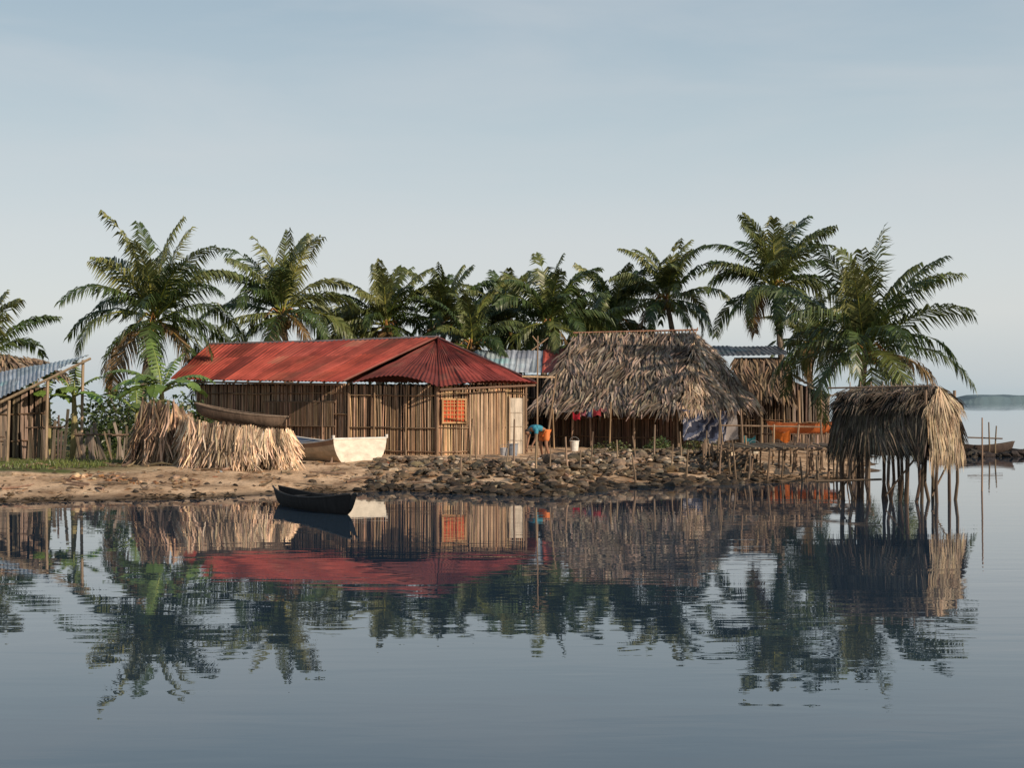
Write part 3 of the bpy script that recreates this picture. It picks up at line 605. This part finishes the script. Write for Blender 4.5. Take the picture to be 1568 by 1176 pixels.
def bucket(x,y,z,r_,h,col,name='plastic_bucket'):
    s=MB(); k=14; ring=lambda rr,zz:[V((x+rr*math.cos(i*6.2832/k),y+rr*math.sin(i*6.2832/k),zz)) for i in range(k)]
    s.grid([ring(r_*.8,z),ring(r_,z+h),ring(r_*1.07,z+h),ring(r_*1.07,z+h-.02),ring(r_*.95,z+h-.02),ring(r_*.76,z+.02)],col,closed=True); s.face(ring(r_*.78,z+.02),col)
    s.tube([V((x+r_*math.cos(a_),y,z+h+r_*.8*math.sin(a_))) for a_ in [j*math.pi/8 for j in range(9)]],.006,(.3,.3,.3),4); s.build(name,[M_paint],smooth=False)
bucket(2.15,49,.45,.16,.36,(.6,.58,.54)); bucket(.03,44.6,.42,.16,.42,(.2,.23,.28)); bucket(-.25,44.4,.42,.13,.3,(.35,.35,.37)); bucket(8.0,47,.44,.17,.3,(.45,.4,.32))
cloth('orange_cloth',(9.3,50.8),(9.9,50.6),1.15,.75,lambda u,v:(.45,.12,.025),.03,8,6)
cloth('blue_cloth',(8.3,50.9),(8.7,50.8),.95,.6,lambda u,v:(.05,.2,.22),.03,8,6)

# ---------------------------------------------------------------- person (bending forward)
def skin(name,verts,edges,rad,m_,parent,col,sub=2):
    me=bpy.data.meshes.new(name); me.from_pydata(verts,edges,[]); o=bpy.data.objects.new(name,me); sc.collection.objects.link(o); o.parent=parent
    o.modifiers.new('Skin','SKIN')
    for i,sv in enumerate(me.skin_vertices[0].data):
        r_=rad[i]; sv.radius=r_ if isinstance(r_,tuple) else (r_,r_); sv.use_root=(i==0)
    ss=o.modifiers.new('Sub','SUBSURF'); ss.levels=sub; ss.render_levels=sub
    mt=bpy.data.materials.new(name+'_mat'); mt.use_nodes=True; bb=mt.node_tree.nodes['Principled BSDF']; bb.inputs['Base Color'].default_value=(*col,1); bb.inputs['Roughness'].default_value=.75
    nz=mt.node_tree.nodes.new('ShaderNodeTexNoise'); nz.inputs['Scale'].default_value=25; bpn=mt.node_tree.nodes.new('ShaderNodeBump'); bpn.inputs['Distance'].default_value=.004; mt.node_tree.links.new(nz.outputs[0],bpn.inputs['Height']); mt.node_tree.links.new(bpn.outputs[0],bb.inputs['Normal'])
    me.materials.append(mt); return o
g=group('bending_person'); g.location=(.98,42.7,H(.98,42.7)); g.rotation_euler=(0,0,math.radians(35))
SK=(.24,.12,.07)
vs=[(0,0,.84),(-.18,0,.93),(-.36,0,.95),(-.46,0,.92),(-.53,0,.86),
 (0,.1,.80),(-.07,.12,.46),(.02,.13,.08),(-.13,.14,.03), (0,-.1,.80),(-.05,-.14,.45),(.06,-.15,.08),(-.09,-.16,.03),
 (-.42,.17,.90),(-.45,.2,.63),(-.52,.17,.40),(-.53,.165,.33),(-.42,-.17,.90),(-.47,-.2,.64),(-.58,-.16,.43),(-.6,-.155,.36)]
es=[(0,1),(1,2),(2,3),(3,4),(0,5),(5,6),(6,7),(7,8),(0,9),(9,10),(10,11),(11,12),(3,13),(13,14),(14,15),(15,16),(3,17),(17,18),(18,19),(19,20)]
rd=[(.13,.1),(.12,.09),(.14,.1),(.1,.08),.05,.085,.055,.036,.03,.085,.055,.036,.03,.055,.04,.027,.03,.055,.04,.027,.03]
skin('body',vs,es,rd,None,g,SK)
for sy,wx in((1,(-.53,.165,.31)),(-1,(-.6,-.155,.34))):
    for k_,(l,yy) in enumerate(((.07,-.03),(.08,-.01),(.075,.01),(.06,.03))):
        a_=V(wx)+V((0,yy,-.01)); skin('finger',[tuple(a_),tuple(a_+V((-.012,0,-l*.5))),tuple(a_+V((.006,0,-l)))],[(0,1),(1,2)],[.009,.009,.007],None,g,SK,1)
    a_=V(wx)+V((-.01,-.035*sy,.02)); skin('thumb',[tuple(a_),tuple(a_+V((-.03,-.02*sy,-.03))),tuple(a_+V((-.035,-.015*sy,-.06)))],[(0,1),(1,2)],[.011,.01,.008],None,g,SK,1)
skin('turquoise_shirt',[(-.08,0,.88),(-.2,0,.94),(-.36,0,.96),(-.455,0,.925),(-.42,.17,.905),(-.44,.195,.74),(-.42,-.17,.905),(-.455,-.195,.75)],[(0,1),(1,2),(2,3),(3,4),(4,5),(3,6),(6,7)],[(.145,.105),(.135,.105),(.155,.115),(.1,.085),.072,.062,.072,.062],None,g,(.03,.2,.28))
skin('orange_shorts',[(-.03,0,.86),(0,.1,.8),(-.05,.12,.52),(0,-.1,.8),(-.03,-.135,.52)],[(0,1),(1,2),(0,3),(3,4)],[(.15,.12),.11,.09,.11,.09],None,g,(.6,.17,.04))
skin('head',[(-.6,0,.83),(-.66,0,.80),(-.7,0,.77)],[(0,1),(1,2)],[(.085,.075),(.09,.08),(.06,.055)],None,g,SK)
skin('hair',[(-.575,0,.87),(-.64,0,.855),(-.70,0,.83)],[(0,1),(1,2)],[(.085,.075),(.09,.08),(.06,.04)],None,g,(.015,.012,.01))
skin('nose',[(-.70,0,.72),(-.715,0,.70)],[(0,1)],[.014,.017],None,g,SK,1)
for sy in(-1,1):
    skin('ear',[(-.625,.082*sy,.80),(-.64,.09*sy,.775)],[(0,1)],[.018,.012],None,g,SK,1)
    skin('eye',[(-.705,.03*sy,.745),(-.71,.03*sy,.742)],[(0,1)],[.01,.008],None,g,(.02,.015,.015),1)
skin('mouth',[(-.685,-.02,.69),(-.688,0,.688),(-.685,.02,.69)],[(0,1),(1,2)],[.006,.008,.006],None,g,(.2,.06,.05),1)

# ---------------------------------------------------------------- distant island
s=MB(); rows=[]
for j,(yy,k_) in enumerate(((1500,0),(1510,.75),(1560,1),(1650,0))):
    rows.append([V((475+i*6,yy+i*.5,-1+k_*(9+1.5*noise.noise(V((i*.06,j*.3,0)))+1.5*noise.noise(V((i*.4,j,2))))*sstep((i+1)/6)**.6)) for i in range(180)])
s.grid(rows,lambda i,j:cj((.11,.16,.185),.08)); s.build('distant_island',[mat('hazy_island',.95,.02,amt=.1,bump=0)])  # distance haze painted into the blue-grey base colour

# ---------------------------------------------------------------- sky + sun
sun=V((.76,-.65,0)).normalized(); EL=math.radians(22); sv_=V((sun.x*math.cos(EL),sun.y*math.cos(EL),math.sin(EL)))
ld=bpy.data.lights.new('sun','SUN'); ld.energy=5; ld.angle=math.radians(.6); ld.color=(1,.83,.64); lo=bpy.data.objects.new('sun',ld); sc.collection.objects.link(lo); lo.rotation_euler=sv_.to_track_quat('Z','Y').to_euler()
wd=bpy.data.worlds.new('World'); sc.world=wd; wd.use_nodes=True; nt=wd.node_tree; N=nt.nodes; L=nt.links; bg=N['Background']; bg.inputs[1].default_value=.1
sk=N.new('ShaderNodeTexSky'); sk.sky_type='NISHITA'; sk.sun_disc=False; sk.sun_elevation=EL; sk.sun_rotation=math.atan2(sun.x,sun.y); sk.air_density=1; sk.dust_density=1.5
tc=N.new('ShaderNodeTexCoord'); sx=N.new('ShaderNodeSeparateXYZ'); L.new(tc.outputs['Generated'],sx.inputs[0])
cr=N.new('ShaderNodeValToRGB'); L.new(sx.outputs[2],cr.inputs[0]); el=cr.color_ramp.elements
RP=[(0,(.50,.59,.64)),(.03,(.60,.655,.68)),(.06,(.71,.735,.73)),(.11,(.665,.71,.725)),(.18,(.535,.625,.67)),(.26,(.41,.52,.60)),(.5,(.2,.3,.4)),(1,(.11,.2,.32))]
el[0].position=0; el[0].color=(*RP[0][1],1); el[1].position=1; el[1].color=(*RP[-1][1],1)
for p,c_ in RP[1:-1]: q=el.new(p); q.color=(*c_,1)
mp=N.new('ShaderNodeMapping'); mp.inputs['Scale'].default_value=(1.2,1.2,6); mp.inputs['Rotation'].default_value=(0,.07,0); L.new(tc.outputs['Generated'],mp.inputs[0])
nz=N.new('ShaderNodeTexNoise'); nz.inputs['Scale'].default_value=2.6; nz.inputs['Detail'].default_value=7; nz.inputs['Roughness'].default_value=.55; nz.inputs['Distortion'].default_value=.3; L.new(mp.outputs[0],nz.inputs['Vector'])
mr=N.new('ShaderNodeMapRange'); mr.inputs[1].default_value=.42; mr.inputs[2].default_value=.72; mr.inputs[3].default_value=0; mr.inputs[4].default_value=.42; L.new(nz.outputs[0],mr.inputs[0])
cm=N.new('ShaderNodeMix'); cm.data_type='RGBA'; L.new(mr.outputs[0],cm.inputs[0]); L.new(cr.outputs[0],cm.inputs[6]); cm.inputs[7].default_value=(.68,.69,.70,1)
sc10=N.new('ShaderNodeVectorMath'); sc10.operation='SCALE'; sc10.inputs['Scale'].default_value=10; L.new(cm.outputs[2],sc10.inputs[0])
fm=N.new('ShaderNodeMix'); fm.data_type='RGBA'; fm.inputs[0].default_value=.87; L.new(sk.outputs[0],fm.inputs[6]); L.new(sc10.outputs[0],fm.inputs[7]); L.new(fm.outputs[2],bg.inputs[0])

cd=bpy.data.cameras.new('camera'); cam=bpy.data.objects.new('camera',cd); sc.collection.objects.link(cam); cam.location=(0,0,2.2); cam.rotation_euler=(math.radians(90.66),0,0); cd.lens=50; cd.sensor_width=36; cd.clip_end=20000; sc.camera=cam
sc.view_settings.view_transform='Standard'; sc.view_settings.look='None'; sc.view_settings.exposure=0
